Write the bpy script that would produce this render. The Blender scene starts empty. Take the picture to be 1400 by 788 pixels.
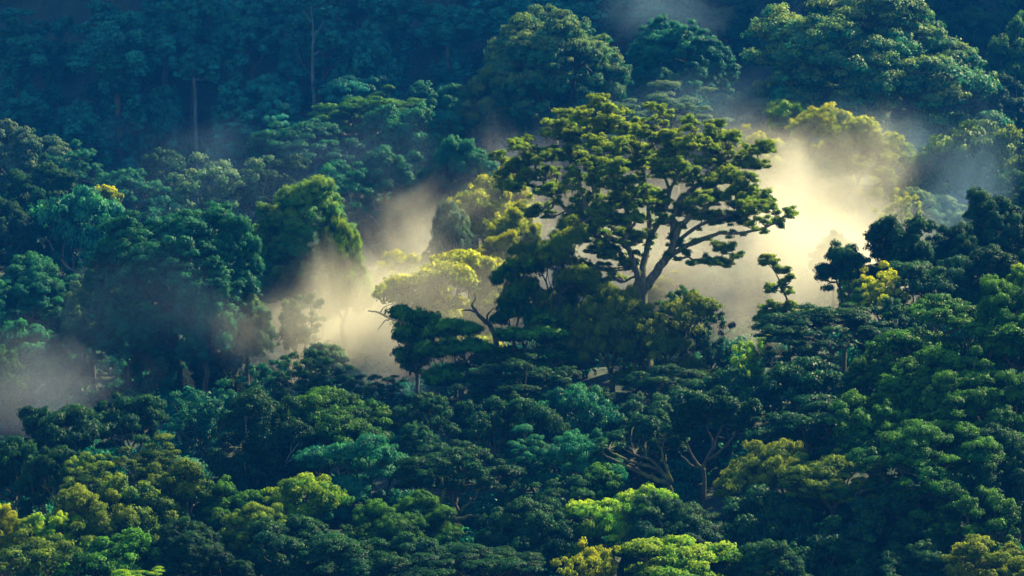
import bpy, math, random
import numpy as np

R = math.radians
scene = bpy.context.scene
COL = scene.collection

# ---------------------------------------------------------------- camera
CAMZ = 60.0
PITCH = R(-4.0)
HFOV = R(20.0)
FPX = 700.0 / math.tan(HFOV / 2)
cam_data = bpy.data.cameras.new('camera')
cam = bpy.data.objects.new('camera', cam_data)
COL.objects.link(cam)
cam.location = (0, 0, CAMZ)
cam.rotation_euler = (math.pi / 2 + PITCH, 0, 0)
cam_data.angle = HFOV
cam_data.clip_start = 1.0
cam_data.clip_end = 4000
scene.camera = cam

# ---------------------------------------------------------------- sky and sun
SUN_EL, SUN_AZ = 40.0, 46.0        # degrees: height, and to the right of the view direction
w = bpy.data.worlds.new('World')
scene.world = w
w.use_nodes = True
nt = w.node_tree
nt.nodes.clear()
sky = nt.nodes.new('ShaderNodeTexSky')
sky.sky_type = 'NISHITA'
sky.sun_disc = False
sky.sun_elevation = R(SUN_EL)
sky.sun_rotation = R(SUN_AZ)
sky.altitude = 900
sky.air_density = 1.6
sky.dust_density = 0.2
sky.ozone_density = 6.0
bg = nt.nodes.new('ShaderNodeBackground')
bg.inputs['Strength'].default_value = 0.064
wo = nt.nodes.new('ShaderNodeOutputWorld')
nt.links.new(sky.outputs[0], bg.inputs[0])
nt.links.new(bg.outputs[0], wo.inputs['Surface'])

sd = bpy.data.lights.new('sun', 'SUN')
sd.energy = 5.0
sd.angle = R(0.6)
sd.color = (1.0, 0.86, 0.49)
sun = bpy.data.objects.new('sun', sd)
COL.objects.link(sun)
sx, sy, sz = math.cos(R(SUN_EL)) * math.sin(R(SUN_AZ)), math.cos(R(SUN_EL)) * math.cos(R(SUN_AZ)), math.sin(R(SUN_EL))
from mathutils import Vector
sun.rotation_euler = Vector((sx, sy, sz)).to_track_quat('Z', 'Y').to_euler()
sun.location = (150, 300, 300)

scene.view_settings.view_transform = 'Standard'
scene.view_settings.look = 'None'
scene.view_settings.exposure = 2.0
scene.view_settings.gamma = 1.0
scene.view_settings.use_curve_mapping = False
cy = scene.cycles
cy.max_bounces = 7
cy.diffuse_bounces = 3
cy.glossy_bounces = 1
cy.transmission_bounces = 2
cy.volume_bounces = 4
cy.transparent_max_bounces = 8
cy.use_adaptive_sampling = False
cy.adaptive_threshold = 0.02
cy.use_denoising = True
cy.volume_max_steps = 256
try:
    cy.debug_use_compact_bvh = True
except Exception:
    pass
try:
    cy.denoiser = 'OPENIMAGEDENOISE'
    cy.denoising_input_passes = 'RGB_ALBEDO_NORMAL'
    cy.denoising_prefilter = 'FAST'
except Exception:
    pass
cy.sample_clamp_indirect = 4.0

# ---------------------------------------------------------------- helpers
_c, _s = math.cos(PITCH), math.sin(PITCH)


def at(px, py, D):
    """the point seen at photograph pixel (px, py) that lies D metres in front"""
    u, v = (px - 700.0) / FPX, (394.0 - py) / FPX
    d = np.array([u, _c - v * _s, _s + v * _c])
    return np.array([0, 0, CAMZ]) + d * (D / d[1])


def mesh_from(name, verts, faces, mat=None, attrs=None, smooth=False):
    """verts (n,3); faces (m,k) all of one size, or a list of such arrays"""
    if not isinstance(faces, list):
        faces = [faces]
    faces = [f for f in faces if len(f)]
    me = bpy.data.meshes.new(name)
    me.vertices.add(len(verts))
    me.vertices.foreach_set('co', np.ascontiguousarray(verts, dtype=np.float32).ravel())
    loops = np.concatenate([f.ravel() for f in faces]).astype(np.int32)
    sizes = np.concatenate([np.full(len(f), f.shape[1]) for f in faces])
    me.loops.add(len(loops))
    me.loops.foreach_set('vertex_index', loops)
    me.polygons.add(len(sizes))
    start = np.concatenate([[0], np.cumsum(sizes)[:-1]]).astype(np.int32)
    me.polygons.foreach_set('loop_start', start)
    if smooth:
        me.polygons.foreach_set('use_smooth', np.ones(len(sizes), dtype=bool))
    me.update(calc_edges=True)
    if attrs:
        for k, a in attrs.items():
            at_ = me.attributes.new(k, 'FLOAT', 'FACE')
            at_.data.foreach_set('value', np.ascontiguousarray(a, dtype=np.float32))
    if mat:
        me.materials.append(mat)
    me.validate()
    return me


def obj(name, me, parent=None, loc=(0, 0, 0), mat=None):
    o = bpy.data.objects.new(name, me)
    COL.objects.link(o)
    o.location = loc
    if parent is not None:
        o.parent = parent
    if mat is not None and me is not None:
        o.material_slots[0].link = 'OBJECT'
        o.material_slots[0].material = mat
    return o


# ---------------------------------------------------------------- materials
def newmat(name):
    m = bpy.data.materials.new(name)
    m.use_nodes = True
    m.node_tree.nodes.clear()
    return m, m.node_tree.nodes, m.node_tree.links


def leaf_material():
    """one material for all leaves; every tree carries its own leaf colours as properties"""
    m, N, L = newmat('leaf')
    out = N.new('ShaderNodeOutputMaterial')

    def attr(name, kind='GEOMETRY'):
        n = N.new('ShaderNodeAttribute'); n.attribute_name = name; n.attribute_type = kind
        return n
    tone, yg = attr('tone'), attr('sun_top')
    cd, cl_, cyo, am = attr('leaf_dark', 'OBJECT'), attr('leaf_light', 'OBJECT'), attr('leaf_sun_top', 'OBJECT'), attr('leaf_mix', 'OBJECT')
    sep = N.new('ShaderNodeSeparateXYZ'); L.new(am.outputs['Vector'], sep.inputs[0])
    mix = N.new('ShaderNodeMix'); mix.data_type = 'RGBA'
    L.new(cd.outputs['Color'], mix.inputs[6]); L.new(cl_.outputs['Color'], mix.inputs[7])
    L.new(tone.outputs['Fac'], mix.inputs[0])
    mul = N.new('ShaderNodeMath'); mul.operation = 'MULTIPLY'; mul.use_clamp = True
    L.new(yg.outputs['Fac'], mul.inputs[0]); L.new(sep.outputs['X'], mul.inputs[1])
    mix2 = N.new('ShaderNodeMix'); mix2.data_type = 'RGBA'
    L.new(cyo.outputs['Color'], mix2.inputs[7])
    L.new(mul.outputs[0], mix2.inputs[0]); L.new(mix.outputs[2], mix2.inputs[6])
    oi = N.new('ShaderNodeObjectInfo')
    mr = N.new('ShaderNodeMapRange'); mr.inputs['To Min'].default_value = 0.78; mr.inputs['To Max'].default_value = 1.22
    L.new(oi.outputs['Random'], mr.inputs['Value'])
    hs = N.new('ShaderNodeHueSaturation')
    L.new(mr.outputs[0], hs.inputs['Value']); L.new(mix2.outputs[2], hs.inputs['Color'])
    p = N.new('ShaderNodeBsdfPrincipled')
    p.inputs['Roughness'].default_value = 0.5
    p.inputs['Specular IOR Level'].default_value = 0.06
    L.new(hs.outputs[0], p.inputs['Base Color'])
    t = N.new('ShaderNodeBsdfTranslucent')
    hs2 = N.new('ShaderNodeHueSaturation'); hs2.inputs['Value'].default_value = 1.5; hs2.inputs['Hue'].default_value = 0.485
    L.new(hs.outputs[0], hs2.inputs['Color']); L.new(hs2.outputs[0], t.inputs['Color'])
    ms = N.new('ShaderNodeMixShader')
    L.new(sep.outputs['Y'], ms.inputs[0])
    L.new(p.outputs[0], ms.inputs[1]); L.new(t.outputs[0], ms.inputs[2])
    L.new(ms.outputs[0], out.inputs['Surface'])
    return m


LEAFMAT = leaf_material()


def foliage_colours(o, tone):
    """leaf colours of one tree: dark leaves, light leaves, painted sunlit tops, (share of tops, translucency)"""
    v = LEAF[tone]
    o['leaf_dark'], o['leaf_light'], o['leaf_sun_top'] = [float(x) for x in v[0]], [float(x) for x in v[1]], [float(x) for x in v[2]]
    o['leaf_mix'] = [float(v[3]), float(v[4] if len(v) > 4 else 0.3), 0.0]
    return o


LEAF = {  # third colour paints the sunlit tops of the crowns
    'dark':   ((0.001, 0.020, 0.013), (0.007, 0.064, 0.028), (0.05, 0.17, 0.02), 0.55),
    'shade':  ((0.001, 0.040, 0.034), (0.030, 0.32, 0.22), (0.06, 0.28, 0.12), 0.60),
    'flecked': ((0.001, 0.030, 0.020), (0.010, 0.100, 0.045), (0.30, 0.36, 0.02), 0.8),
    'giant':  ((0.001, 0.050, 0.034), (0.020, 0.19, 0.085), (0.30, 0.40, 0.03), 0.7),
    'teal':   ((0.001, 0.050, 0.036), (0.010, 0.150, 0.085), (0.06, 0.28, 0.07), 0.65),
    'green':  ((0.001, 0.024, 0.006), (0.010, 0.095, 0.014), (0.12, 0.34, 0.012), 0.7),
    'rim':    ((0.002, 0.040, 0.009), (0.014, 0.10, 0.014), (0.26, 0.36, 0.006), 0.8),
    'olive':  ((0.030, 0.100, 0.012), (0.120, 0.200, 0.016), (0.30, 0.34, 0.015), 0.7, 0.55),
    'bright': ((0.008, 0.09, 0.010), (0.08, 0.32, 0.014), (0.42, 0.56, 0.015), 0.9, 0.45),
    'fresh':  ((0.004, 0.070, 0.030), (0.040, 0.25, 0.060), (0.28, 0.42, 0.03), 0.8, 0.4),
    'yellow': ((0.04, 0.12, 0.006), (0.25, 0.35, 0.010), (0.60, 0.58, 0.015), 0.8, 0.6),  # also stands in for sunlight on the crowns in the mist
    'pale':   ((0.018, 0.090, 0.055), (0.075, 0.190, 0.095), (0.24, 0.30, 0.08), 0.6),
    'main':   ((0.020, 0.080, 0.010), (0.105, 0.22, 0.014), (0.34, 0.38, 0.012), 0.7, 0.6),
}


def bark_material(name, c1, c2, moss, moss_amt):
    m, N, L = newmat(name)
    out = N.new('ShaderNodeOutputMaterial')
    tc = N.new('ShaderNodeTexCoord')
    mp = N.new('ShaderNodeMapping'); mp.inputs['Scale'].default_value = (3, 3, 0.7)
    L.new(tc.outputs['Object'], mp.inputs[0])
    n1 = N.new('ShaderNodeTexNoise'); n1.inputs['Scale'].default_value = 2.2; n1.inputs['Detail'].default_value = 6
    L.new(mp.outputs[0], n1.inputs['Vector'])
    cr = N.new('ShaderNodeValToRGB')
    cr.color_ramp.elements[0].position = 0.35; cr.color_ramp.elements[0].color = (*c1, 1)
    cr.color_ramp.elements[1].position = 0.7; cr.color_ramp.elements[1].color = (*c2, 1)
    L.new(n1.outputs[0], cr.inputs[0])
    n2 = N.new('ShaderNodeTexNoise'); n2.inputs['Scale'].default_value = 0.9; n2.inputs['Detail'].default_value = 4
    L.new(tc.outputs['Object'], n2.inputs['Vector'])
    mr = N.new('ShaderNodeMapRange'); mr.inputs['From Min'].default_value = 0.45; mr.inputs['From Max'].default_value = 0.6
    mr.inputs['To Max'].default_value = moss_amt
    L.new(n2.outputs[0], mr.inputs['Value'])
    mix = N.new('ShaderNodeMix'); mix.data_type = 'RGBA'; mix.inputs[7].default_value = (*moss, 1)
    L.new(mr.outputs[0], mix.inputs[0]); L.new(cr.outputs[0], mix.inputs[6])
    p = N.new('ShaderNodeBsdfPrincipled'); p.inputs['Roughness'].default_value = 0.9
    L.new(mix.outputs[2], p.inputs['Base Color'])
    bmp = N.new('ShaderNodeBump'); bmp.inputs['Strength'].default_value = 0.6; bmp.inputs['Distance'].default_value = 0.1
    L.new(n1.outputs[0], bmp.inputs['Height']); L.new(bmp.outputs[0], p.inputs['Normal'])
    L.new(p.outputs[0], out.inputs['Surface'])
    return m


BARK = bark_material('bark_brown', (0.02, 0.018, 0.012), (0.07, 0.06, 0.04), (0.05, 0.07, 0.015), 0.7)
BARK_PALE = bark_material('bark_pale', (0.10, 0.12, 0.11), (0.30, 0.32, 0.28), (0.06, 0.09, 0.03), 0.4)
BARK_GREY = bark_material('bark_grey', (0.04, 0.06, 0.06), (0.13, 0.16, 0.15), (0.03, 0.07, 0.03), 0.8)
BARK_MOSS = bark_material('bark_mossy', (0.015, 0.018, 0.010), (0.06, 0.055, 0.025), (0.12, 0.14, 0.008), 0.9)
BARK_MAIN = bark_material('bark_great_tree', (0.04, 0.04, 0.025), (0.24, 0.21, 0.12), (0.07, 0.08, 0.01), 0.8)


def ground_material():
    m, N, L = newmat('forest_floor')
    out = N.new('ShaderNodeOutputMaterial')
    tc = N.new('ShaderNodeTexCoord')
    n1 = N.new('ShaderNodeTexNoise'); n1.inputs['Scale'].default_value = 0.5; n1.inputs['Detail'].default_value = 8
    L.new(tc.outputs['Object'], n1.inputs['Vector'])
    cr = N.new('ShaderNodeValToRGB')
    cr.color_ramp.elements[0].position = 0.35; cr.color_ramp.elements[0].color = (0.006, 0.022, 0.014, 1)
    cr.color_ramp.elements[1].position = 0.7; cr.color_ramp.elements[1].color = (0.022, 0.045, 0.02, 1)
    L.new(n1.outputs[0], cr.inputs[0])
    p = N.new('ShaderNodeBsdfPrincipled'); p.inputs['Roughness'].default_value = 1.0
    L.new(cr.outputs[0], p.inputs['Base Color'])
    bmp = N.new('ShaderNodeBump'); bmp.inputs['Distance'].default_value = 0.8
    L.new(n1.outputs[0], bmp.inputs['Height']); L.new(bmp.outputs[0], p.inputs['Normal'])
    L.new(p.outputs[0], out.inputs['Surface'])
    return m


# ---------------------------------------------------------------- foliage
def rdir(rng, n, zmin=-1.0):
    z = rng.uniform(zmin, 1, n)
    a = rng.uniform(0, 2 * math.pi, n)
    s = np.sqrt(1 - z * z)
    return np.stack([s * np.cos(a), s * np.sin(a), z], 1)


def unit(v):
    return v / np.maximum(np.linalg.norm(v, axis=-1, keepdims=True), 1e-9)


def leaves(rng, pos, nrm, length, width, tone, sun_top):
    """one folded leaf spray (two triangles as a quad) at every pos"""
    n = len(pos)
    rnd = unit(rng.normal(size=(n, 3)))
    t = unit(np.cross(nrm, rnd))
    b = np.cross(nrm, t)
    l = (length * rng.uniform(0.6, 1.35, n))[:, None]
    wd = (width * rng.uniform(0.6, 1.35, n))[:, None]
    droop = np.array([0, 0, -1.0]) * (l * 0.22)
    fold = nrm * (wd * 0.28)
    v0 = pos - t * l * 0.5
    v1 = pos + b * wd * 0.5 + fold
    v2 = pos + t * l * 0.5 + droop
    v3 = pos - b * wd * 0.5 + fold
    V = np.stack([v0, v1, v2, v3], 1).reshape(-1, 3)
    F = np.arange(4 * n).reshape(n, 4)
    return V, F, tone, sun_top


def lobes_to_leaves(rng, C, RX, RZ, leaf=0.2, cover=2.2, tuft=0.42, zmin=-0.25, inner=0.10, sprawl=0.48):
    """C lobe centres, RX/RZ lobe radii -> leaf arrays; lobes are made of tufts, tufts of leaves"""
    P, NR, TN, YG = [], [], [], []
    zlo, zhi = C[:, 2].min(), C[:, 2].max() + 1e-6
    for c, rx, rz in zip(C, RX, RZ):
        area = 2 * math.pi * rx * (rx * 0.5 + rz * 0.5) * (1 - zmin) / 1.0
        nt_ = max(5, int(area / (tuft * tuft * 1.9)))
        d = rdir(rng, nt_, zmin)
        rr = 1 - sprawl * rng.random(nt_) ** 0.7 + rng.normal(0, 0.09, nt_)
        tc = c + d * np.stack([rr * rx, rr * rx, rr * rz], 1)
        tt = rng.normal(0.5, 0.27) + rng.normal(0, 0.16, nt_)
        ty = np.clip(rng.normal(0.15 + 0.55 * (c[2] - zlo) / (zhi - zlo), 0.2) * np.clip(d[:, 2] + 0.25, 0, 1) + rng.normal(0, 0.15, nt_), 0, 1)  # stronger on upper tufts, sun on the crown tops put into leaf colour
        k = max(3, int(cover * tuft * tuft * 1.9 / (leaf * leaf * 0.32)))
        sz = tuft * rng.uniform(0.7, 1.3, nt_)
        dd = rdir(rng, nt_ * k, -0.6)
        q = np.repeat(tc, k, 0) + dd * np.repeat(sz, k)[:, None] * np.array([1, 1, 0.62]) * (rng.random((nt_ * k, 1)) ** 0.4)
        nn = unit(np.repeat(d, k, 0) * 0.5 + dd * 0.7 + np.array([0, 0, 0.45]) + rng.normal(0, 0.35, (nt_ * k, 3)))
        P.append(q); NR.append(nn)
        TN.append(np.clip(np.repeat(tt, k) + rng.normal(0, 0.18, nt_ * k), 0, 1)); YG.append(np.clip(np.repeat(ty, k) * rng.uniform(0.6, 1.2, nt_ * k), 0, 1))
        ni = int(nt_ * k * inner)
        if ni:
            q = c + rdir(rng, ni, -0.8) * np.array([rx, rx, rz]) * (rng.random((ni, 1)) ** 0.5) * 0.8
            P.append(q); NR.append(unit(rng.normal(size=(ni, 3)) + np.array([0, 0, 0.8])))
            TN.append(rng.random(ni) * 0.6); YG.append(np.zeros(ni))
    P = np.concatenate(P); NR = np.concatenate(NR); TN = np.concatenate(TN); YG = np.concatenate(YG)
    return leaves(rng, P, NR, leaf, leaf * 0.62, TN, YG)


# ---------------------------------------------------------------- wood
class Wood:
    def __init__(self, sides=6):
        self.V, self.F, self.n, self.k = [], [], 0, sides

    def tube(self, pts, rad):
        pts = np.asarray(pts, float); rad = np.asarray(rad, float)
        k = self.k
        t = np.gradient(pts, axis=0); t = unit(t)
        ref = np.array([0.31, 0.77, 0.55])
        a = unit(np.cross(t, ref)); b = np.cross(t, a)
        ang = np.arange(k) * 2 * math.pi / k
        ring = (np.cos(ang)[None, :, None] * a[:, None, :] + np.sin(ang)[None, :, None] * b[:, None, :]) * rad[:, None, None] + pts[:, None, :]
        m = len(pts)
        i = np.arange(m - 1)[:, None] * k
        j = np.arange(k)[None, :]
        f = np.stack([i + j, i + (j + 1) % k, i + k + (j + 1) % k, i + k + j], -1).reshape(-1, 4) + self.n
        self.V.append(ring.reshape(-1, 3)); self.F.append(f); self.n += m * k

    def arrays(self):
        return np.concatenate(self.V), np.concatenate(self.F)


def curve(p, q, rng, bend=0.12, n=5, sag=0.0):
    p = np.asarray(p, float); q = np.asarray(q, float)
    s = np.linspace(0, 1, n)[:, None]
    L = np.linalg.norm(q - p)
    o1 = rng.normal(0, bend, 3) * L
    o2 = rng.normal(0, bend * 0.5, 3) * L
    o1[2] -= sag * L
    return p + (q - p) * s + o1 * (s * (1 - s) * 2) + o2 * np.sin(s * math.pi * 2) * 0.5


def branch_out(wd, rng, parent, r0, tips, total, depth=0, tip_r=0.03, pw=0.48):
    n = len(tips)
    rad = lambda m: max(tip_r, r0 * (m / total) ** pw)
    if n == 1 or depth > 7:
        for tp in tips:
            pts = curve(parent, tp, rng, 0.1, 5, 0.06)
            wd.tube(pts, np.linspace(rad(1), tip_r * 0.5, 5))
        return
    k = 2 if n < 7 or rng.random() < 0.55 else 3
    dirs = unit(tips - parent)
    cen = dirs[rng.choice(n, k, replace=False)]
    for _ in range(5):
        lab = np.argmax(dirs @ cen.T, 1)
        for i in range(k):
            if (lab == i).any():
                cen[i] = unit(dirs[lab == i].mean(0))
    groups = [tips[lab == i] for i in range(k) if (lab == i).any()]
    if len(groups) == 1:
        groups = [tips[:n // 2], tips[n // 2:]]
    for g in groups:
        c = g.mean(0)
        f = rng.uniform(0.38, 0.58)
        node = parent + (c - parent) * f
        node[2] -= 0.05 * np.linalg.norm(c - parent)
        pts = curve(parent, node, rng, 0.09, 5)
        wd.tube(pts, np.linspace(rad(len(g)) * 1.05, rad(len(g)) * 0.88, 5))
        branch_out(wd, rng, node, r0, g, total, depth + 1, tip_r, pw)


# ---------------------------------------------------------------- crowns (12 m wide, metres, bottom at z = 0)
def envelope(rng, d):
    """low-frequency bumps that make every outline uneven"""
    s = np.zeros(len(d))
    for _ in range(6):
        a = unit(rng.normal(size=3)); s += rng.uniform(0.05, 0.16) * np.cos(rng.uniform(2, 5) * (d @ a) * 1.6 + rng.uniform(0, 6))
    return 1 + s


def lobes_round(rng, n, H=9.0, rl=(1.1, 1.9), zmin=-0.35):
    d = rdir(rng, n, zmin)
    e = envelope(rng, d)
    r = rl[0] * 0.75 + (rl[1] * 1.05 - rl[0] * 0.75) * rng.random(n) ** 1.6
    f = (1 - 0.33 * (rng.random(n) < 0.25) * rng.random(n)) * e
    zc = H * 0.38
    C = np.stack([d[:, 0] * (6 - r) * f, d[:, 1] * (6 - r) * f, zc + d[:, 2] * (H - zc - r * 0.7) * f], 1)
    return C, r, r * rng.uniform(0.6, 0.85, n)


def lobes_dome(rng, n, H=9.0):
    d = rdir(rng, n, -0.3)
    e = envelope(rng, d) * 0.75 + 0.25
    r = 0.4 + 1.1 * rng.random(n) ** 2
    e = e * (1 - 0.16 * rng.random(n) ** 2)
    C = np.stack([d[:, 0] * (6 - r) * e, d[:, 1] * (6 - r) * e, 1.6 + d[:, 2] * (H - 1.6 - r) * e], 1)
    C[:, 2] = np.where(d[:, 2] < 0, 1.6 + d[:, 2] * 5.0, C[:, 2])
    return C, r, r * rng.uniform(0.5, 0.8, n)


def lobes_umbrella(rng, n, H=6.0, rl=(1.0, 1.7)):
    a = rng.uniform(0, 2 * math.pi, n)
    q = np.sqrt(rng.random(n))
    d = np.stack([np.cos(a), np.sin(a), 0 * a], 1)
    e = envelope(rng, d)
    r = rl[0] * 0.75 + (rl[1] * 1.05 - rl[0] * 0.75) * rng.random(n) ** 1.6
    rad = (6 - r) * q * e
    z = H * (0.93 - 0.42 * (rad / 6) ** 2) + rng.normal(0, 0.06, n) * H - r * 0.5
    low = rng.random(n) < 0.22
    z = np.where(low, z - rng.uniform(0.1, 0.35, n) * H, z)
    return np.stack([rad * np.cos(a), rad * np.sin(a), z], 1), r, r * rng.uniform(0.28, 0.5, n)


def lobes_layered(rng, n, H=8.0, rl=(0.9, 1.6)):
    nb = 7
    C, Rr = [], []
    for b in range(nb):
        a = b * 2.4 + rng.normal(0, 0.3)
        h = H * (0.25 + 0.68 * (b + 0.5) / nb)
        reach = 6 * math.sqrt(max(0.12, 1 - (h / H - 0.35) ** 2 * 1.6)) * rng.uniform(0.5, 0.8)
        cx, cy_ = math.cos(a) * reach * 0.8, math.sin(a) * reach * 0.8
        m = n // nb
        w_ = 2.6 * rng.uniform(0.8, 1.2)
        pa = rng.uniform(0, 6.3, m); pr = np.sqrt(rng.random(m)) * w_
        C.append(np.stack([cx + pr * np.cos(pa), cy_ + pr * np.sin(pa), h - 0.12 * pr ** 2 * 0.5 + rng.normal(0, 0.25, m)], 1))
        Rr.append(rng.uniform(*rl, m))
    C = np.concatenate(C); r = np.concatenate(Rr)
    s = np.maximum(1, np.hypot(C[:, 0], C[:, 1]) / (6 - r))
    C[:, 0] /= s; C[:, 1] /= s
    return C, r, r * rng.uniform(0.35, 0.5, len(r))


def lobes_cone(rng, n, H=16.0):
    z = H * (1 - np.sqrt(rng.random(n))) * 0.93
    r = 0.9 + 0.8 * rng.random(n) * (1 - z / H)
    a = rng.uniform(0, 6.3, n)
    rad = np.maximum(0, (6 * (1 - z / H) ** 0.8 - r * 0.8)) * rng.uniform(0.75, 1.08, n)
    return np.stack([rad * np.cos(a), rad * np.sin(a), z + 0.4], 1), r, r * 0.7


def lobes_column(rng, n, H=20.0):
    """a broad crown on a trunk wrapped in climbers that hang in curtains"""
    m = int(n * 0.55)
    C1, r1, z1 = lobes_round(rng, m, 9.0, (1.0, 1.7), -0.5)
    C1[:, 2] += H - 9.0
    k = n - m
    z = rng.uniform(0, H * 0.75, k)
    a = rng.uniform(0, 6.3, k)
    w_ = 1.6 + 1.9 * np.sin(z * 0.55 + 1.0) ** 2 * (z / H + 0.4)
    rad = w_ * rng.uniform(0.5, 1.0, k)
    sh = 1.3 * np.sin(z * 0.3)
    C2 = np.stack([rad * np.cos(a) + sh, rad * np.sin(a), z], 1)
    r2 = rng.uniform(0.5, 1.1, k)
    return np.concatenate([C1, C2]), np.concatenate([r1, r2]), np.concatenate([z1, r2 * 1.7])


def lobes_airy(rng, n, H=9.0):
    d = rdir(rng, n, -0.5)
    q = rng.random(n) ** 0.4
    r = rng.uniform(0.5, 0.95, n)
    e = envelope(rng, d)
    C = d * q[:, None] * e[:, None] * np.array([5.5, 5.5, H * 0.58]) + np.array([0, 0, H * 0.42])
    return C, r, r * rng.uniform(0.55, 0.8, n)


PROTO = {}


def proto(kind, size, seed):
    key = (kind, size, seed)
    if key in PROTO:
        return PROTO[key]
    rng = np.random.default_rng(abs(hash((seed * 77 + 5, len(kind), size))) % 2 ** 31 if False else seed * 1013 + len(kind) * 31 + size * 7)
    leaf = (0.34, 0.215, 0.145)[size]
    tuft = (0.60, 0.44, 0.30)[size]
    cover = 2.1
    mul = (0.8, 1.0, 1.6)[size]
    vary = (0.85, 1.25, 0.75, 1.0, 1.4)[seed % 5]
    leaf *= vary; tuft *= (0.9 + 0.25 * (vary - 0.75))
    fork = 0.12
    kw = {}
    if kind == 'round':
        H = 9.0; C, rx, rz = lobes_round(rng, int(88 * mul), H, ((1.2, 2.0), (1.0, 1.8), (0.8, 1.5))[size])
    elif kind == 'umbrella':
        H = 6.5; C, rx, rz = lobes_umbrella(rng, int(64 * mul), H, ((1.1, 1.8), (0.95, 1.7), (0.75, 1.35))[size]); fork = -0.05; kw = dict(zmin=-0.1, inner=0.1)
    elif kind == 'layered':
        H = 8.0; C, rx, rz = lobes_layered(rng, int(77 * mul), H, ((1.1, 1.8), (0.9, 1.5), (0.7, 1.25))[size]); fork = 0.0; kw = dict(zmin=-0.1, inner=0.1)
    elif kind == 'dome':
        H = 8.0; C, rx, rz = lobes_dome(rng, 270, H); leaf, tuft = 0.145, 0.28
    elif kind == 'cone':
        H = 16.0; C, rx, rz = lobes_cone(rng, int(90 * mul), H); fork = 0.55
    elif kind == 'column':
        H = 20.0; C, rx, rz = lobes_column(rng, int(110 * mul), H); fork = 0.5; kw = dict(zmin=-0.9)
    elif kind == 'airy':
        H = 9.0; C, rx, rz = lobes_airy(rng, int(90 * mul), H); fork = 0.0; cover = 1.5; kw = dict(inner=0.03, sprawl=0.5)
    V, F, tn, yg = lobes_to_leaves(rng, C, rx, rz, leaf, cover, tuft, **kw)
    # wood: limbs fork towards the lobes
    wd = Wood(6 if size else 5)
    r0 = 0.34 if kind in ('umbrella', 'layered', 'airy') else 0.42
    fk = np.array([rng.normal(0, 0.3), rng.normal(0, 0.3), fork * H])
    trunk = np.array([[rng.normal(0, 0.35), rng.normal(0, 0.35), -10.0], [rng.normal(0, 0.2), rng.normal(0, 0.2), -6.0], [0, 0, -3.0], [0, 0, min(-0.6, fk[2] - 0.5)], fk])
    trunk[:3, :2] += fk[:2]
    wd.tube(trunk, [r0 * 1.7, r0 * 1.35, r0 * 1.2, r0 * 1.1, r0])
    tips = C.copy(); tips[:, 2] -= rz * 0.35
    branch_out(wd, rng, fk, r0, tips, len(tips), 0, 0.035)
    WV, WF = wd.arrays()
    # normalise: crown 1 wide, 1 high, bottom at 0
    lo = np.percentile(V, 0.3, axis=0); hi = np.percentile(V, 99.7, axis=0)
    wx = max(hi[0] - lo[0], hi[1] - lo[1])
    hz = hi[2] - lo[2]
    cxy = (hi[:2] + lo[:2]) / 2
    for A in (V, WV):
        A[:, 0] = (A[:, 0] - cxy[0]) / wx
        A[:, 1] = (A[:, 1] - cxy[1]) / wx
        A[:, 2] = (A[:, 2] - lo[2]) / hz
    me = mesh_from('crown_' + kind, V, F, LEAFMAT, {'tone': tn, 'sun_top': yg})
    PROTO[key] = (me, WV, WF, WV[:, 2].min())
    return PROTO[key]


# ---------------------------------------------------------------- terrain (fitted under the trees)
PY = np.array([-200, 0, 60, 120, 170, 200, 250, 300, 350, 400, 430, 470, 520, 580, 660, 760, 1000, 1500])
PZ = np.array([-10, 8, 14, 17, 20, 24, 30, 26, 31, 36, 40, 72, 152, 232, 292, 322, 330, 330.])  # upper mountain, out of view, raised to shade the far slope
TX, TY, TZ = [], [], []


def prior(x, y):
    z = np.interp(y, PY, PZ)
    x = np.asarray(x, float)
    lift = np.clip((y - 120) / 300, 0, 1)
    return z + 0.00045 * x * x * lift + np.where(y > 420, 6 * np.sin(x * 0.035) + 4 * np.sin(x * 0.09 + y * 0.03), 0)


def fit_terrain():
    global _tx, _ty, _tr
    _tx, _ty = np.array(TX), np.array(TY)
    _tr = np.array(TZ) - prior(_tx, _ty)


def ground(x, y):
    x = np.atleast_1d(np.asarray(x, float)); y = np.atleast_1d(np.asarray(y, float))
    out = np.empty(len(x))
    for i in range(0, len(x), 4000):
        xx, yy = x[i:i + 4000, None], y[i:i + 4000, None]
        d2 = ((xx - _tx) / 9.0) ** 2 + ((yy - _ty) / 9.0) ** 2
        wgt = np.exp(-d2 * 0.5) * np.exp(-np.clip(_tr, -30, 30) / 3.5)
        base = 0.02
        out[i:i + 4000] = (wgt @ _tr) / (wgt.sum(1) + base)
    return prior(x, y) + out

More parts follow.
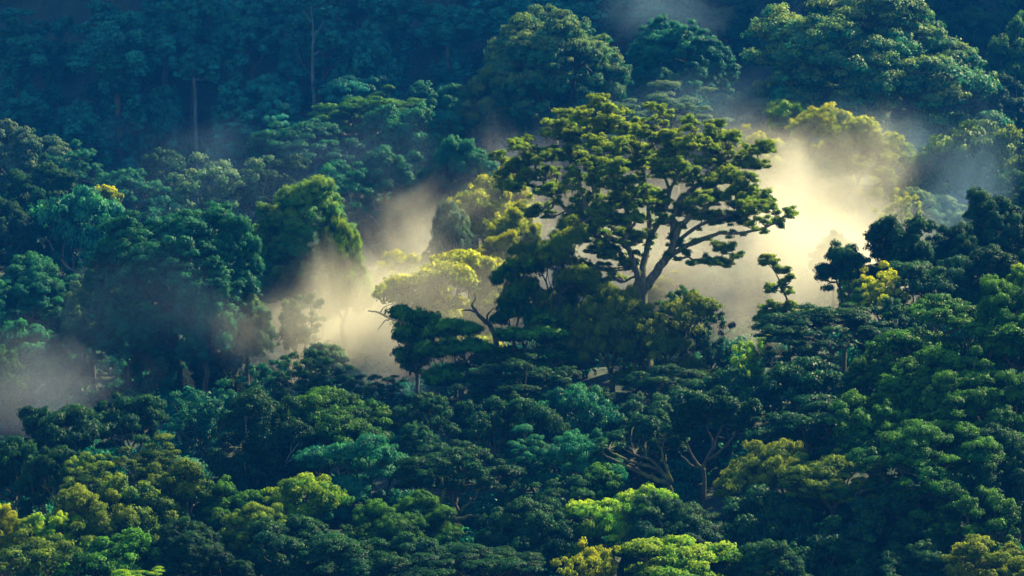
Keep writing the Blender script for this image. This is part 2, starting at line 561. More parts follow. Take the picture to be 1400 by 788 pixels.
# ---------------------------------------------------------------- the trees, one row each
# kind, pixel x of the crown's middle, pixel y of its top, width and height in pixels, depth zone, leaf tone, seed, label
TREES = [
 # ---- far mountainside in shade (X)
 ('column', 163, 6, 150, 235, 'X', 'shade', 1, 'massive vine draped tree with a leafy column hanging below its crown on the dark mountainside'),
 ('round', 268, -12, 105, 100, 'X', 'shade', 2, 'dim rounded tree crown touching the photo top, just right of the massive vine draped tree'),
 ('cone', 316, 86, 74, 140, 436, 'shade', 1, 'narrow pointed cone shaped tree on the dark mountainside'),
 ('airy', 440, -20, 110, 130, 'X', 'shade', 2, 'open crowned tree behind the tall bare pale trunk at the top edge of the photo'),
 ('column', 20, 15, 100, 170, 'X', 'shade', 3, 'dark creeper hung tree cut by the left edge at the top of the photo'),
 ('column', 75, 25, 70, 160, 450, 'shade', 4, 'slim dark creeper hung tree between the left edge tree and the massive vine draped one'),
 ('umbrella', 375, 104, 95, 60, 'X', 'shade', 2, 'dim flat topped tree right of the pointed cone shaped tree'),
 ('umbrella', 372, 142, 110, 60, 430, 'shade', 3, 'lower dim flat topped tree, its pads just under another flat topped one'),
 ('column', 620, 8, 92, 135, 'X', 'shade', 5, 'curtain of climbers on a tree left of the bright green tree at the top centre'),
 ('round', 500, 34, 100, 110, 'X', 'shade', 4, 'dim rounded tree between the bare pale trunk and the climber curtain'),
 ('round', 575, 112, 58, 50, 428, 'teal', 5, 'small bushy tree at the dark foot of the mountain, above the flat topped green canopy'),
 ('column', 545, -30, 90, 150, 455, 'shade', 6, 'dark creeper hung tree at the top edge just left of the climber curtain'),
 ('round', 800, -22, 140, 75, 'X', 'shade', 6, 'blue green crown cut by the top edge, directly above the bright green top centre tree'),
 ('round', 690, -25, 100, 80, 456, 'shade', 7, 'dark crown cut by the top edge right of the climber curtain'),
 ('round', 885, -15, 130, 70, 448, 'teal', 8, 'hazy crown at the top edge half lost in a grey puff of mist'),
 ('round', 985, -15, 120, 90, 446, 'dark', 2, 'blue hazy crown at the top edge just left of the giant domed tree'),
 ('umbrella', 1325, 12, 110, 70, 440, 'dark', 4, 'dark spreading crown right of the giant domed tree near the top edge'),
 ('round', 1385, 22, 120, 140, 415, 'green', 3, 'bright green domed tree cut by the right edge at the top of the photo'),
 ('round', 1290, -20, 80, 60, 450, 'dark', 9, 'small dark crown at the top edge behind the giant domed tree'),
 ('round', 1370, 95, 90, 90, 405, 'dark', 5, 'shaded crown at the right edge below the bright green domed tree'),
 ('round', 345, -8, 110, 95, 456, 'shade', 31, 'dim crown at the top edge above the narrow pointed cone shaped tree'),
 ('column', 395, 20, 80, 130, 454, 'shade', 32, 'dim creeper hung tree just left of the tall straight pale trunk'),
 ('round', 222, 120, 80, 95, 448, 'shade', 33, 'dim crown between the massive vine draped tree and the long thin pale trunk'),
 ('round', 105, 140, 100, 80, 436, 'shade', 34, 'dim low crown left of the hanging column of the massive vine draped tree'),
 ('umbrella', 25, 135, 110, 60, 434, 'shade', 35, 'dim flat crown at the left edge above the pale flecked crown'),
 ('umbrella', 490, 105, 100, 55, 432, 'shade', 36, 'dim flat crown right of the foot of the tall straight pale trunk'),
 ('round', 230, -20, 100, 80, 460, 'shade', 37, 'dim crown at the top edge right above the massive vine draped tree'),
 # ---- beyond the mist (B)
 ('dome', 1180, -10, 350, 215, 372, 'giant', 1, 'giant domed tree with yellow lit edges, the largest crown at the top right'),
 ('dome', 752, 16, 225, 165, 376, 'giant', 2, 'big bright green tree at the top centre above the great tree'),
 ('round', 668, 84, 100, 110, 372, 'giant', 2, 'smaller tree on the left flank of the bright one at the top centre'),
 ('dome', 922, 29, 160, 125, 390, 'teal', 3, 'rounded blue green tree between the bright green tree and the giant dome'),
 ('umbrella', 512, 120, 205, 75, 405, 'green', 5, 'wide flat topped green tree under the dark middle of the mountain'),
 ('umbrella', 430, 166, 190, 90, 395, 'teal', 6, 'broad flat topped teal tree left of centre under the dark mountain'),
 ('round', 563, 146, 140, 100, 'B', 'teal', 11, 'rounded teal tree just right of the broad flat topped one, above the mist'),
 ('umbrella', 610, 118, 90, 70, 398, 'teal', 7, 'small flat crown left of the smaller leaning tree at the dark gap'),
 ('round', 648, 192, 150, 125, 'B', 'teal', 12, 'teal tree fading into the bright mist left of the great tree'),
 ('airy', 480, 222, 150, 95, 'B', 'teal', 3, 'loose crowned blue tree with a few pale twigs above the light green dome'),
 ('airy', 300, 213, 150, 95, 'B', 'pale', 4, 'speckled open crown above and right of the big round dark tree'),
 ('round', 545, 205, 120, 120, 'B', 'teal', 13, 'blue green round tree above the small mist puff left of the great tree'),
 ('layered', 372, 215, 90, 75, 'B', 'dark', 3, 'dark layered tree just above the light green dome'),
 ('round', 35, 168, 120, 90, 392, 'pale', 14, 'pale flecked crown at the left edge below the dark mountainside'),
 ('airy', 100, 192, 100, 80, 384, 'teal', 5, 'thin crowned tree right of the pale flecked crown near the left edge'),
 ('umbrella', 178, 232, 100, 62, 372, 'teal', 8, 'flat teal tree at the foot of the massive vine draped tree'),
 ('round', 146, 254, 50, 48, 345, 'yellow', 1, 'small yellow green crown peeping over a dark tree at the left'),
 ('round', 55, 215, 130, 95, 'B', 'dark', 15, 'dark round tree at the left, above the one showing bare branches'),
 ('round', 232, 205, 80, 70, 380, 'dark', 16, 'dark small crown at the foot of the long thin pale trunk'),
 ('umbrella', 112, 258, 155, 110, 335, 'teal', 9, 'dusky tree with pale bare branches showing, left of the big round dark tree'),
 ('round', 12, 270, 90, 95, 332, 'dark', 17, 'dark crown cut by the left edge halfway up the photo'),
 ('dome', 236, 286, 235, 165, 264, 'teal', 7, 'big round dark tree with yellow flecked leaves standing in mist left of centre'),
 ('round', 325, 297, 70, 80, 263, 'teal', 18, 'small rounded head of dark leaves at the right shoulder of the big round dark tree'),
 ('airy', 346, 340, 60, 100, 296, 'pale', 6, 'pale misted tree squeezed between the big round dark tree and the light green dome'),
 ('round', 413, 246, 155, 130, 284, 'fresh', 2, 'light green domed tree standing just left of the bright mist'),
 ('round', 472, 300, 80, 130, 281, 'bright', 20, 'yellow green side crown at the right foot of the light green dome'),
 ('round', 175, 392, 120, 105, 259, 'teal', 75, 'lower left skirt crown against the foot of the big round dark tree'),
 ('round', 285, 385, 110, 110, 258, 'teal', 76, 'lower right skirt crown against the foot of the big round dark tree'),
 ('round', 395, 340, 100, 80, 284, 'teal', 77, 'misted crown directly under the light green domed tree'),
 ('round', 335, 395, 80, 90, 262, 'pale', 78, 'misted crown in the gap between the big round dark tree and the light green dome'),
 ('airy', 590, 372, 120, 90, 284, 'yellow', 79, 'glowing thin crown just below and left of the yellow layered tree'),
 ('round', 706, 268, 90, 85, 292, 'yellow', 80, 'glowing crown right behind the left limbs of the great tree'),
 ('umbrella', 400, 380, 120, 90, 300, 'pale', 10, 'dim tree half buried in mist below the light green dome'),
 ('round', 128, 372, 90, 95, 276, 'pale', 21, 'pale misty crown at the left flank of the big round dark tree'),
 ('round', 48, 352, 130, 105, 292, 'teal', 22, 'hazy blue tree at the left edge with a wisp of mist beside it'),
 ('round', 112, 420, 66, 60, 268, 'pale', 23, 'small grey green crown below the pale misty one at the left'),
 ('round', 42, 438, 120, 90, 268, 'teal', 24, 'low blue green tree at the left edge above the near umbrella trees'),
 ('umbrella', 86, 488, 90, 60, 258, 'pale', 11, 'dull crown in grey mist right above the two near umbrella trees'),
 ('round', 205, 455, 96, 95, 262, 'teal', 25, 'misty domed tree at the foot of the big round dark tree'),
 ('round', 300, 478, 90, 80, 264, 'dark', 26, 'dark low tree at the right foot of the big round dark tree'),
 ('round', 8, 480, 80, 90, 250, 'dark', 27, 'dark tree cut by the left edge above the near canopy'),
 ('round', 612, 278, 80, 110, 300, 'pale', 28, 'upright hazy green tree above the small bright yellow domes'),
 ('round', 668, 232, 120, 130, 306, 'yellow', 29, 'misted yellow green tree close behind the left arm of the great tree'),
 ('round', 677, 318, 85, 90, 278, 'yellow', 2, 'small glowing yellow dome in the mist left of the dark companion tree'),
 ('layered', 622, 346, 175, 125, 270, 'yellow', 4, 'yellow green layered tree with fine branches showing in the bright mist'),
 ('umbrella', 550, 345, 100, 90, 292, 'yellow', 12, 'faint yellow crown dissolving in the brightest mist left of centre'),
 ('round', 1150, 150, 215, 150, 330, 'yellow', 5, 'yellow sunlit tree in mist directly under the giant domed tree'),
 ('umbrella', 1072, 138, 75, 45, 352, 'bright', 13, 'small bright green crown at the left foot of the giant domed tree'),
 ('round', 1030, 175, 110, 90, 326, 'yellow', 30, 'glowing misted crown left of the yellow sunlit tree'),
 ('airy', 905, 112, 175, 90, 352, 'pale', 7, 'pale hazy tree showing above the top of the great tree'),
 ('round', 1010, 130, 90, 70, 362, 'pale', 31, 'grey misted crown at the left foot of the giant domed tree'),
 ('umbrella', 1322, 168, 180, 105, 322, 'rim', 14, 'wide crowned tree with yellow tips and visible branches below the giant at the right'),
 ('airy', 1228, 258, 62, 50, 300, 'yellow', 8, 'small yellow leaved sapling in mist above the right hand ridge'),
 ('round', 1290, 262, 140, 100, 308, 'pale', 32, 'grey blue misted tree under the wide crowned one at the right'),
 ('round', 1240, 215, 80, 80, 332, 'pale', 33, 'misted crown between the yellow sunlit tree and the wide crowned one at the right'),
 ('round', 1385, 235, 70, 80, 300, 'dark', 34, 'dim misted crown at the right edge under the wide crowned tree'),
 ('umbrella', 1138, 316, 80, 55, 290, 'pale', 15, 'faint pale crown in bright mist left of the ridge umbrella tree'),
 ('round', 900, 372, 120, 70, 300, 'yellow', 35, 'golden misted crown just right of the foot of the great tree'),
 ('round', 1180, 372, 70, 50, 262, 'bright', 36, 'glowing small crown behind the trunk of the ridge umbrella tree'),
 # ---- round the great tree (M)
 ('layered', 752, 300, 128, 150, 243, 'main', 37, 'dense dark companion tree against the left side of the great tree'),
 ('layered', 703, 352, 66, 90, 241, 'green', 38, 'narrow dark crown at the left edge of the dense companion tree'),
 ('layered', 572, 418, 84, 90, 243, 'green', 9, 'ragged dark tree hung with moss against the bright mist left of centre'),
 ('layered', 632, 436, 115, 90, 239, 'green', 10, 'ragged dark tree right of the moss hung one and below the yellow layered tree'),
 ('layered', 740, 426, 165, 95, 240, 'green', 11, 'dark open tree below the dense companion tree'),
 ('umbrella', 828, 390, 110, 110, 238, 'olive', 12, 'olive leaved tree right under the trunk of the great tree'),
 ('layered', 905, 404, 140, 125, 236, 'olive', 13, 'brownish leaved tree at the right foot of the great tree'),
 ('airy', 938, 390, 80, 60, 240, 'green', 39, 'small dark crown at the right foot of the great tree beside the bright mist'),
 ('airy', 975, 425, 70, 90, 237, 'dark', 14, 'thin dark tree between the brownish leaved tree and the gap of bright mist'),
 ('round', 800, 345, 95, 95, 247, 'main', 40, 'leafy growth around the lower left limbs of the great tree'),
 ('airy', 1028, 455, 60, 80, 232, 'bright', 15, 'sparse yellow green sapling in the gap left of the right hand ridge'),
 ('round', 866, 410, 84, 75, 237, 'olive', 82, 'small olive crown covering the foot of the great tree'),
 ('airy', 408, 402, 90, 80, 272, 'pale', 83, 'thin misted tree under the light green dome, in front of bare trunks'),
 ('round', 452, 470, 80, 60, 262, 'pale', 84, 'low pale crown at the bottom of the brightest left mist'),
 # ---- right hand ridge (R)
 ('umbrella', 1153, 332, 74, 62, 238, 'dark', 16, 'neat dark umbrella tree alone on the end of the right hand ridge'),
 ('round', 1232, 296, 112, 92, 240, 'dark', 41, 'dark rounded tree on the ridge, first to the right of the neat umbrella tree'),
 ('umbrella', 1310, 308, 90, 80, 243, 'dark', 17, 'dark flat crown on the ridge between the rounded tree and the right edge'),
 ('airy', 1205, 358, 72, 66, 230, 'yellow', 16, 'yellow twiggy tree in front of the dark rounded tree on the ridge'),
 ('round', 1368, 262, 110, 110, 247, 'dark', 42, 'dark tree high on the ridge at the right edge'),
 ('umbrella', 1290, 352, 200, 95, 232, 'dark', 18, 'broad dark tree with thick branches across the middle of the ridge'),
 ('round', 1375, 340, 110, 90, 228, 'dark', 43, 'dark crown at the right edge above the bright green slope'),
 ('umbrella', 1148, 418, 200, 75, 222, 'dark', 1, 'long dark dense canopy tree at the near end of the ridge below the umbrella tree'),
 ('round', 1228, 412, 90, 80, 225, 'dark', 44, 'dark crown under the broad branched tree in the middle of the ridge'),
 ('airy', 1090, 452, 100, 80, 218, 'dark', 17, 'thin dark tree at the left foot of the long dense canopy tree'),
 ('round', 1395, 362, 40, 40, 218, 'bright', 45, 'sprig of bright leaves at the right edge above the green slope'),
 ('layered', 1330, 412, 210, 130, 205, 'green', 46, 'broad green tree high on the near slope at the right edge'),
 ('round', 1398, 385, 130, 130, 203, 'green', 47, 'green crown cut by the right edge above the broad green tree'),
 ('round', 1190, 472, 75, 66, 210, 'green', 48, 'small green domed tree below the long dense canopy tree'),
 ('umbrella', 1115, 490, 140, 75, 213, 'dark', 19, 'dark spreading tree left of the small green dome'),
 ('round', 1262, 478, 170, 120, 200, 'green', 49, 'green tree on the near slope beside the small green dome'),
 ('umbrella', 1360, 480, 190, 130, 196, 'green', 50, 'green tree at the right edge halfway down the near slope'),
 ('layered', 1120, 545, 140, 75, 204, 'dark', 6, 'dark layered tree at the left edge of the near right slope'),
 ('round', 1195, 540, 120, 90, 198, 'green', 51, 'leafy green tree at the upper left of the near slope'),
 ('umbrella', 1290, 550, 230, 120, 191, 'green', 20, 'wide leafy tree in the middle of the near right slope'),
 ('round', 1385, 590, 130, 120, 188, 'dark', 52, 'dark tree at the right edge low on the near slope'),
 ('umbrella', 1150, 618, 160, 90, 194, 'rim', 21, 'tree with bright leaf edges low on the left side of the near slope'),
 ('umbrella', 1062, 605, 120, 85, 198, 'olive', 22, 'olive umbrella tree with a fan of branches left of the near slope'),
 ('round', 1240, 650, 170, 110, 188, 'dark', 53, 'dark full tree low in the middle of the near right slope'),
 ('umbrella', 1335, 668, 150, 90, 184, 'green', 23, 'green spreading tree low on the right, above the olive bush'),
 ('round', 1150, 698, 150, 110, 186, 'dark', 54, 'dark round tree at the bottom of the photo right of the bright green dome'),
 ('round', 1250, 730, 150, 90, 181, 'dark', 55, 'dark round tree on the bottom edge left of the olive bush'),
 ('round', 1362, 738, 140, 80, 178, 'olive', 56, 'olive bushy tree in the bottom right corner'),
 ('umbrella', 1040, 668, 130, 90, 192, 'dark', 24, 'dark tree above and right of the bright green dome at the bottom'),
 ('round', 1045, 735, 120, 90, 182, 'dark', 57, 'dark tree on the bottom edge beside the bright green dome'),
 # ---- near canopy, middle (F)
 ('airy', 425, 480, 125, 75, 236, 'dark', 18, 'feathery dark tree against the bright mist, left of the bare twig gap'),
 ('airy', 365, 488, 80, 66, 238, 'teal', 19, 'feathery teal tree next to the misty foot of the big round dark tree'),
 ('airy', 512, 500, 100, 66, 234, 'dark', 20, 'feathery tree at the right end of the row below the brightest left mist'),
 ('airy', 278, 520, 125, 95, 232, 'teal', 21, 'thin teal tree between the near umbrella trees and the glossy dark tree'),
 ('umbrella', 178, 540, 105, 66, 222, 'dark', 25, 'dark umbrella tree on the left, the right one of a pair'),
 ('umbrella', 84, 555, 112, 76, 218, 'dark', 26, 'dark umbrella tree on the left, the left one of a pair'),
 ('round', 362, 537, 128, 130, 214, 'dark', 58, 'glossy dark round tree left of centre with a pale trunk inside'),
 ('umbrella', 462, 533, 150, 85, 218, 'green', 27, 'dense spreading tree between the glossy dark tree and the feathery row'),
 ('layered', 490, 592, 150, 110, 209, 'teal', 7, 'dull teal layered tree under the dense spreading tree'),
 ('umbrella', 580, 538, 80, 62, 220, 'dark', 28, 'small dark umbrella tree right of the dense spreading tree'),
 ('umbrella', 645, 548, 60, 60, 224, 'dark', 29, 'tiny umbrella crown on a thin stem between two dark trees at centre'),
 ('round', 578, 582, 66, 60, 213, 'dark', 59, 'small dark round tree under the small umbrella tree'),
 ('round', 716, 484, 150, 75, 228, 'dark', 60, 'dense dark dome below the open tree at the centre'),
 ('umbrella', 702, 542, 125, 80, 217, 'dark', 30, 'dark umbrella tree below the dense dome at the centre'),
 ('umbrella', 785, 528, 110, 85, 221, 'teal', 31, 'teal umbrella tree with dark limbs right of the centre'),
 ('umbrella', 905, 500, 175, 80, 228, 'dark', 32, 'broad dark canopy tree right of centre below the brownish leaved tree'),
 ('umbrella', 890, 540, 140, 80, 222, 'dark', 33, 'shaded umbrella tree above the mossy leaning limbs'),
 ('umbrella', 985, 508, 140, 75, 222, 'dark', 34, 'flat dark crown above and behind the fan of thin dark limbs'),
 ('umbrella', 795, 590, 100, 80, 209, 'teal', 35, 'thin teal umbrella tree left of the mossy leaning limbs'),
 ('umbrella', 636, 608, 165, 80, 206, 'dark', 36, 'wide layered umbrella tree with twisted stems showing below, left of centre'),
 ('airy', 730, 580, 90, 80, 212, 'teal', 22, 'thin crowned teal tree between the two twisted stem trees'),
 ('round', 817, 634, 62, 46, 202, 'green', 61, 'small round green bush tree left of the mossy limbs'),
 ('airy', 775, 655, 130, 80, 199, 'dark', 23, 'brownish open tree left of the bright yellow green dome'),
 ('umbrella', 712, 682, 120, 85, 193, 'dark', 37, 'dark umbrella tree left below the brownish open tree'),
 ('layered', 842, 665, 118, 88, 194, 'bright', 8, 'bright yellow green dome standing out at the bottom centre'),
 ('round', 925, 680, 150, 105, 191, 'dark', 62, 'dark tree right of the bright yellow green dome'),
 ('layered', 926, 736, 145, 80, 181, 'bright', 9, 'bright green domed tree on the bottom edge right of centre'),
 ('airy', 806, 742, 80, 70, 180, 'yellow', 24, 'small bright yellow leaved tree on the bottom edge'),
 ('umbrella', 655, 750, 205, 60, 179, 'dark', 38, 'very dark flat topped tree on the bottom edge at the centre'),
 # ---- near canopy, left
 ('umbrella', 14, 598, 80, 70, 206, 'dark', 39, 'dark tree with bent trunks cut by the left edge'),
 ('umbrella', 78, 612, 90, 80, 202, 'dark', 40, 'dark tree with bent stems beside the one cut by the left edge'),
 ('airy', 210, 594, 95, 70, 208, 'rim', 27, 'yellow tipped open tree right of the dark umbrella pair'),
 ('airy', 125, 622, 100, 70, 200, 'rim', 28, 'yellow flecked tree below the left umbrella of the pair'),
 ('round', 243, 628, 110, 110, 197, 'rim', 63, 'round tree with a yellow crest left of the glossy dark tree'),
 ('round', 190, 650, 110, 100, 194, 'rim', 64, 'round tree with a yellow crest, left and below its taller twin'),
 ('round', 315, 650, 100, 80, 198, 'green', 65, 'green tree between the yellow crested pair and the bright green pads'),
 ('umbrella', 415, 650, 108, 66, 198, 'bright', 41, 'bright green spreading tree with clean pads left of centre at the bottom'),
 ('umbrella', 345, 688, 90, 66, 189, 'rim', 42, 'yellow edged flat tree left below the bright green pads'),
 ('round', 72, 700, 80, 66, 190, 'bright', 66, 'light green round bush tree in the lower left'),
 ('round', 6, 686, 80, 80, 190, 'yellow', 67, 'yellow green tree cut by the left edge near the bottom'),
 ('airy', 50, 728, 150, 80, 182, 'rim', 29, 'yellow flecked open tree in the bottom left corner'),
 ('round', 128, 668, 110, 100, 191, 'olive', 68, 'olive tree between the light green bush and the yellow crested pair'),
 ('round', 150, 728, 130, 90, 183, 'green', 69, 'green tree above the bright sprig on the bottom edge'),
 ('airy', 184, 772, 95, 40, 174, 'bright', 30, 'bright feathery sprig of a treetop on the bottom edge at the left'),
 ('round', 268, 712, 160, 100, 184, 'dark', 70, 'dark tree on the bottom edge left of the yellow edged flat tree'),
 ('round', 405, 712, 140, 90, 185, 'dark', 71, 'dark tree under the bright green pads on the bottom edge'),
 ('round', 535, 680, 170, 110, 192, 'green', 72, 'big leafy green tree at the bottom between the bright pads and the twisted stems'),
 ('round', 480, 735, 150, 80, 181, 'dark', 73, 'dark tree on the bottom edge left of the very dark flat topped one'),
 ('round', 585, 730, 110, 70, 183, 'dark', 74, 'shaded tree under the big leafy green tree at the bottom'),
]
ZONE = {'X': ([0, 100, 240], [458, 444, 428]), 'B': ([120, 200, 300, 400, 500, 560], [392, 366, 328, 298, 274, 262])}
KINDNAME = dict(dome='domed_tree', round='broadleaf_tree', umbrella='umbrella_tree', layered='layered_tree', cone='conical_tree', column='vine_clad_tree', airy='open_crowned_tree')
KINDCAT = dict(dome='tree', round='tree', umbrella='tree', layered='tree', cone='tree', column='tree', airy='tree')


def depth_of(t):
    z = t[5]
    if isinstance(z, (int, float)):
        return float(z)
    a, b = ZONE[z]
    return float(np.interp(t[2] + t[4] * 0.5, a, b))


def group_of(D, px):
    if D >= 395: return 'trees on the shaded mountainside'
    if D >= 249: return 'trees beyond and in the mist'
    if px > 1045: return 'trees on the ridge and slope at the right'
    if D >= 231: return 'trees around the great tree'
    return 'trees of the near canopy'


rows = []
for t in TREES:
    D = depth_of(t)
    k = D / FPX
    if D < 231:                                # near crowns run into each other
        t = (t[0], t[1], t[2], t[3] * 1.18, t[4] * 1.12) + t[5:]
    base = at(t[1], t[2] + t[4], D)          # bottom middle of the crown
    wm, hm = t[3] * k, t[4] * k
    rows.append((t, D, base, wm, hm))
    TX.append(base[0]); TY.append(base[1]); TZ.append(base[2] - min(6.5, max(2.5, hm * 0.4)))
MAIN_D = 250.0
mb = at(878, 412, MAIN_D)
TX.append(mb[0]); TY.append(mb[1]); TZ.append(mb[2] - 5)
fit_terrain()

# ground sheet
gx = np.concatenate([np.linspace(-900, -170, 14), np.arange(-160, 161, 4.0), np.linspace(170, 900, 14)])
gy = np.concatenate([np.linspace(-200, 90, 10), np.arange(100, 641, 4.0), np.linspace(660, 1500, 16)])
GX, GY = np.meshgrid(gx, gy)
GZ = ground(GX.ravel(), GY.ravel())
gv = np.stack([GX.ravel(), GY.ravel(), GZ], 1)
nx, ny = len(gx), len(gy)
i = np.arange(ny - 1)[:, None] * nx; j = np.arange(nx - 1)[None, :]
gf = np.stack([i + j, i + j + 1, i + j + 1 + nx, i + j + nx], -1).reshape(-1, 4)
g = obj('ground', mesh_from('ground', gv, gf, ground_material(), smooth=True))
g['kind'] = 'structure'; g['label'] = 'dark leaf littered valley floor rising into a steep mountainside'

# undergrowth and the closed forest of the mountain
def scatter_mass(name, label, xs, ys, rad, leaf, tuft, cover, mat, seed, dz=0.4):
    rng = np.random.default_rng(seed)
    z = ground(xs, ys)
    C = np.stack([xs, ys, z + dz * rad], 1)
    V, F, tn, yg = lobes_to_leaves(rng, C, rad, rad * rng.uniform(0.6, 0.95, len(xs)), leaf, cover, tuft, zmin=-0.1, inner=0.05)
    o = foliage_colours(obj(name, mesh_from(name, V, F, LEAFMAT, {'tone': tn, 'sun_top': yg * 0.6})), mat)
    o['kind'] = 'stuff'; o['label'] = label
    return o


rg = np.random.default_rng(5)
n = 1700
ys = rg.uniform(165, 415, n); xs = rg.uniform(-1, 1, n) * (ys * 0.19 + 4)
scatter_mass('undergrowth', 'low shrubs and ferns filling the ground between the trees', xs, ys, rg.uniform(1.0, 2.3, n), 0.36, 0.6, 1.1, 'teal', 11)
n = 900
ys = rg.uniform(418, 600, n); xs = rg.uniform(-1, 1, n) * (ys * 0.19 + 4)
scatter_mass('forest', 'closed dark forest clothing the steep mountainside', xs, ys, rg.uniform(2.0, 4.2, n), 0.55, 1.0, 1.3, 'dark', 12, 0.7)

# place the trees
rng = random.Random(4)
for t, D, base, wm, hm in rows:
    kind, px, top, wpx, hpx, _, tone, seed, label = t
    size = 0 if wpx < 85 else (1 if wpx < 185 else 2)
    nvar = (4, 5, 5)[size]
    me, WV, WF, zlo = proto(kind, size, seed % nvar)
    x, y = base[0], base[1]
    gz = float(ground(x, y)[0])
    root = obj(KINDNAME[kind], None, loc=(x, y, gz))
    root.empty_display_size = 0.5
    root['label'] = label; root['category'] = KINDCAT[kind]; root['group'] = group_of(D, px)
    rot = rng.uniform(0, 6.283)
    lift = base[2] - gz                                   # crown bottom above the ground
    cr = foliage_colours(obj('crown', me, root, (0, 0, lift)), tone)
    cr.scale = (wm, wm * rng.uniform(0.9, 1.1), hm)
    cr.rotation_euler.z = rot
    A = WV * np.array([wm, wm, hm])
    neg = A[:, 2] < 0
    A[neg, 2] *= max(0.3, lift + 0.6) / abs(zlo * hm)      # trunk foot just below the soil
    A[:, 2] += lift
    bark = BARK_PALE if ('pale' in label and kind != 'umbrella' and ('trunk inside' in label or 'twigs' in label)) or 'bare branches' in label else (BARK_MOSS if tone in ('yellow', 'olive') and rng.random() < 0.5 else BARK)
    tr = obj('trunk', mesh_from('trunk', A, WF, bark, smooth=True), root)
    tr.rotation_euler.z = rot
    if lift < 0.5:
        print('LOW', label, round(lift, 1))
    if lift > 14:
        print('HIGH', label, round(lift, 1))

# ---------------------------------------------------------------- the great tree
def uv(u, v, dd=0.0):
    """point on the great tree from its close-up (0.3807 photo pixels per unit)"""
    return at(640 + 0.3807 * u, 110 + 0.3807 * v, MAIN_D + dd)


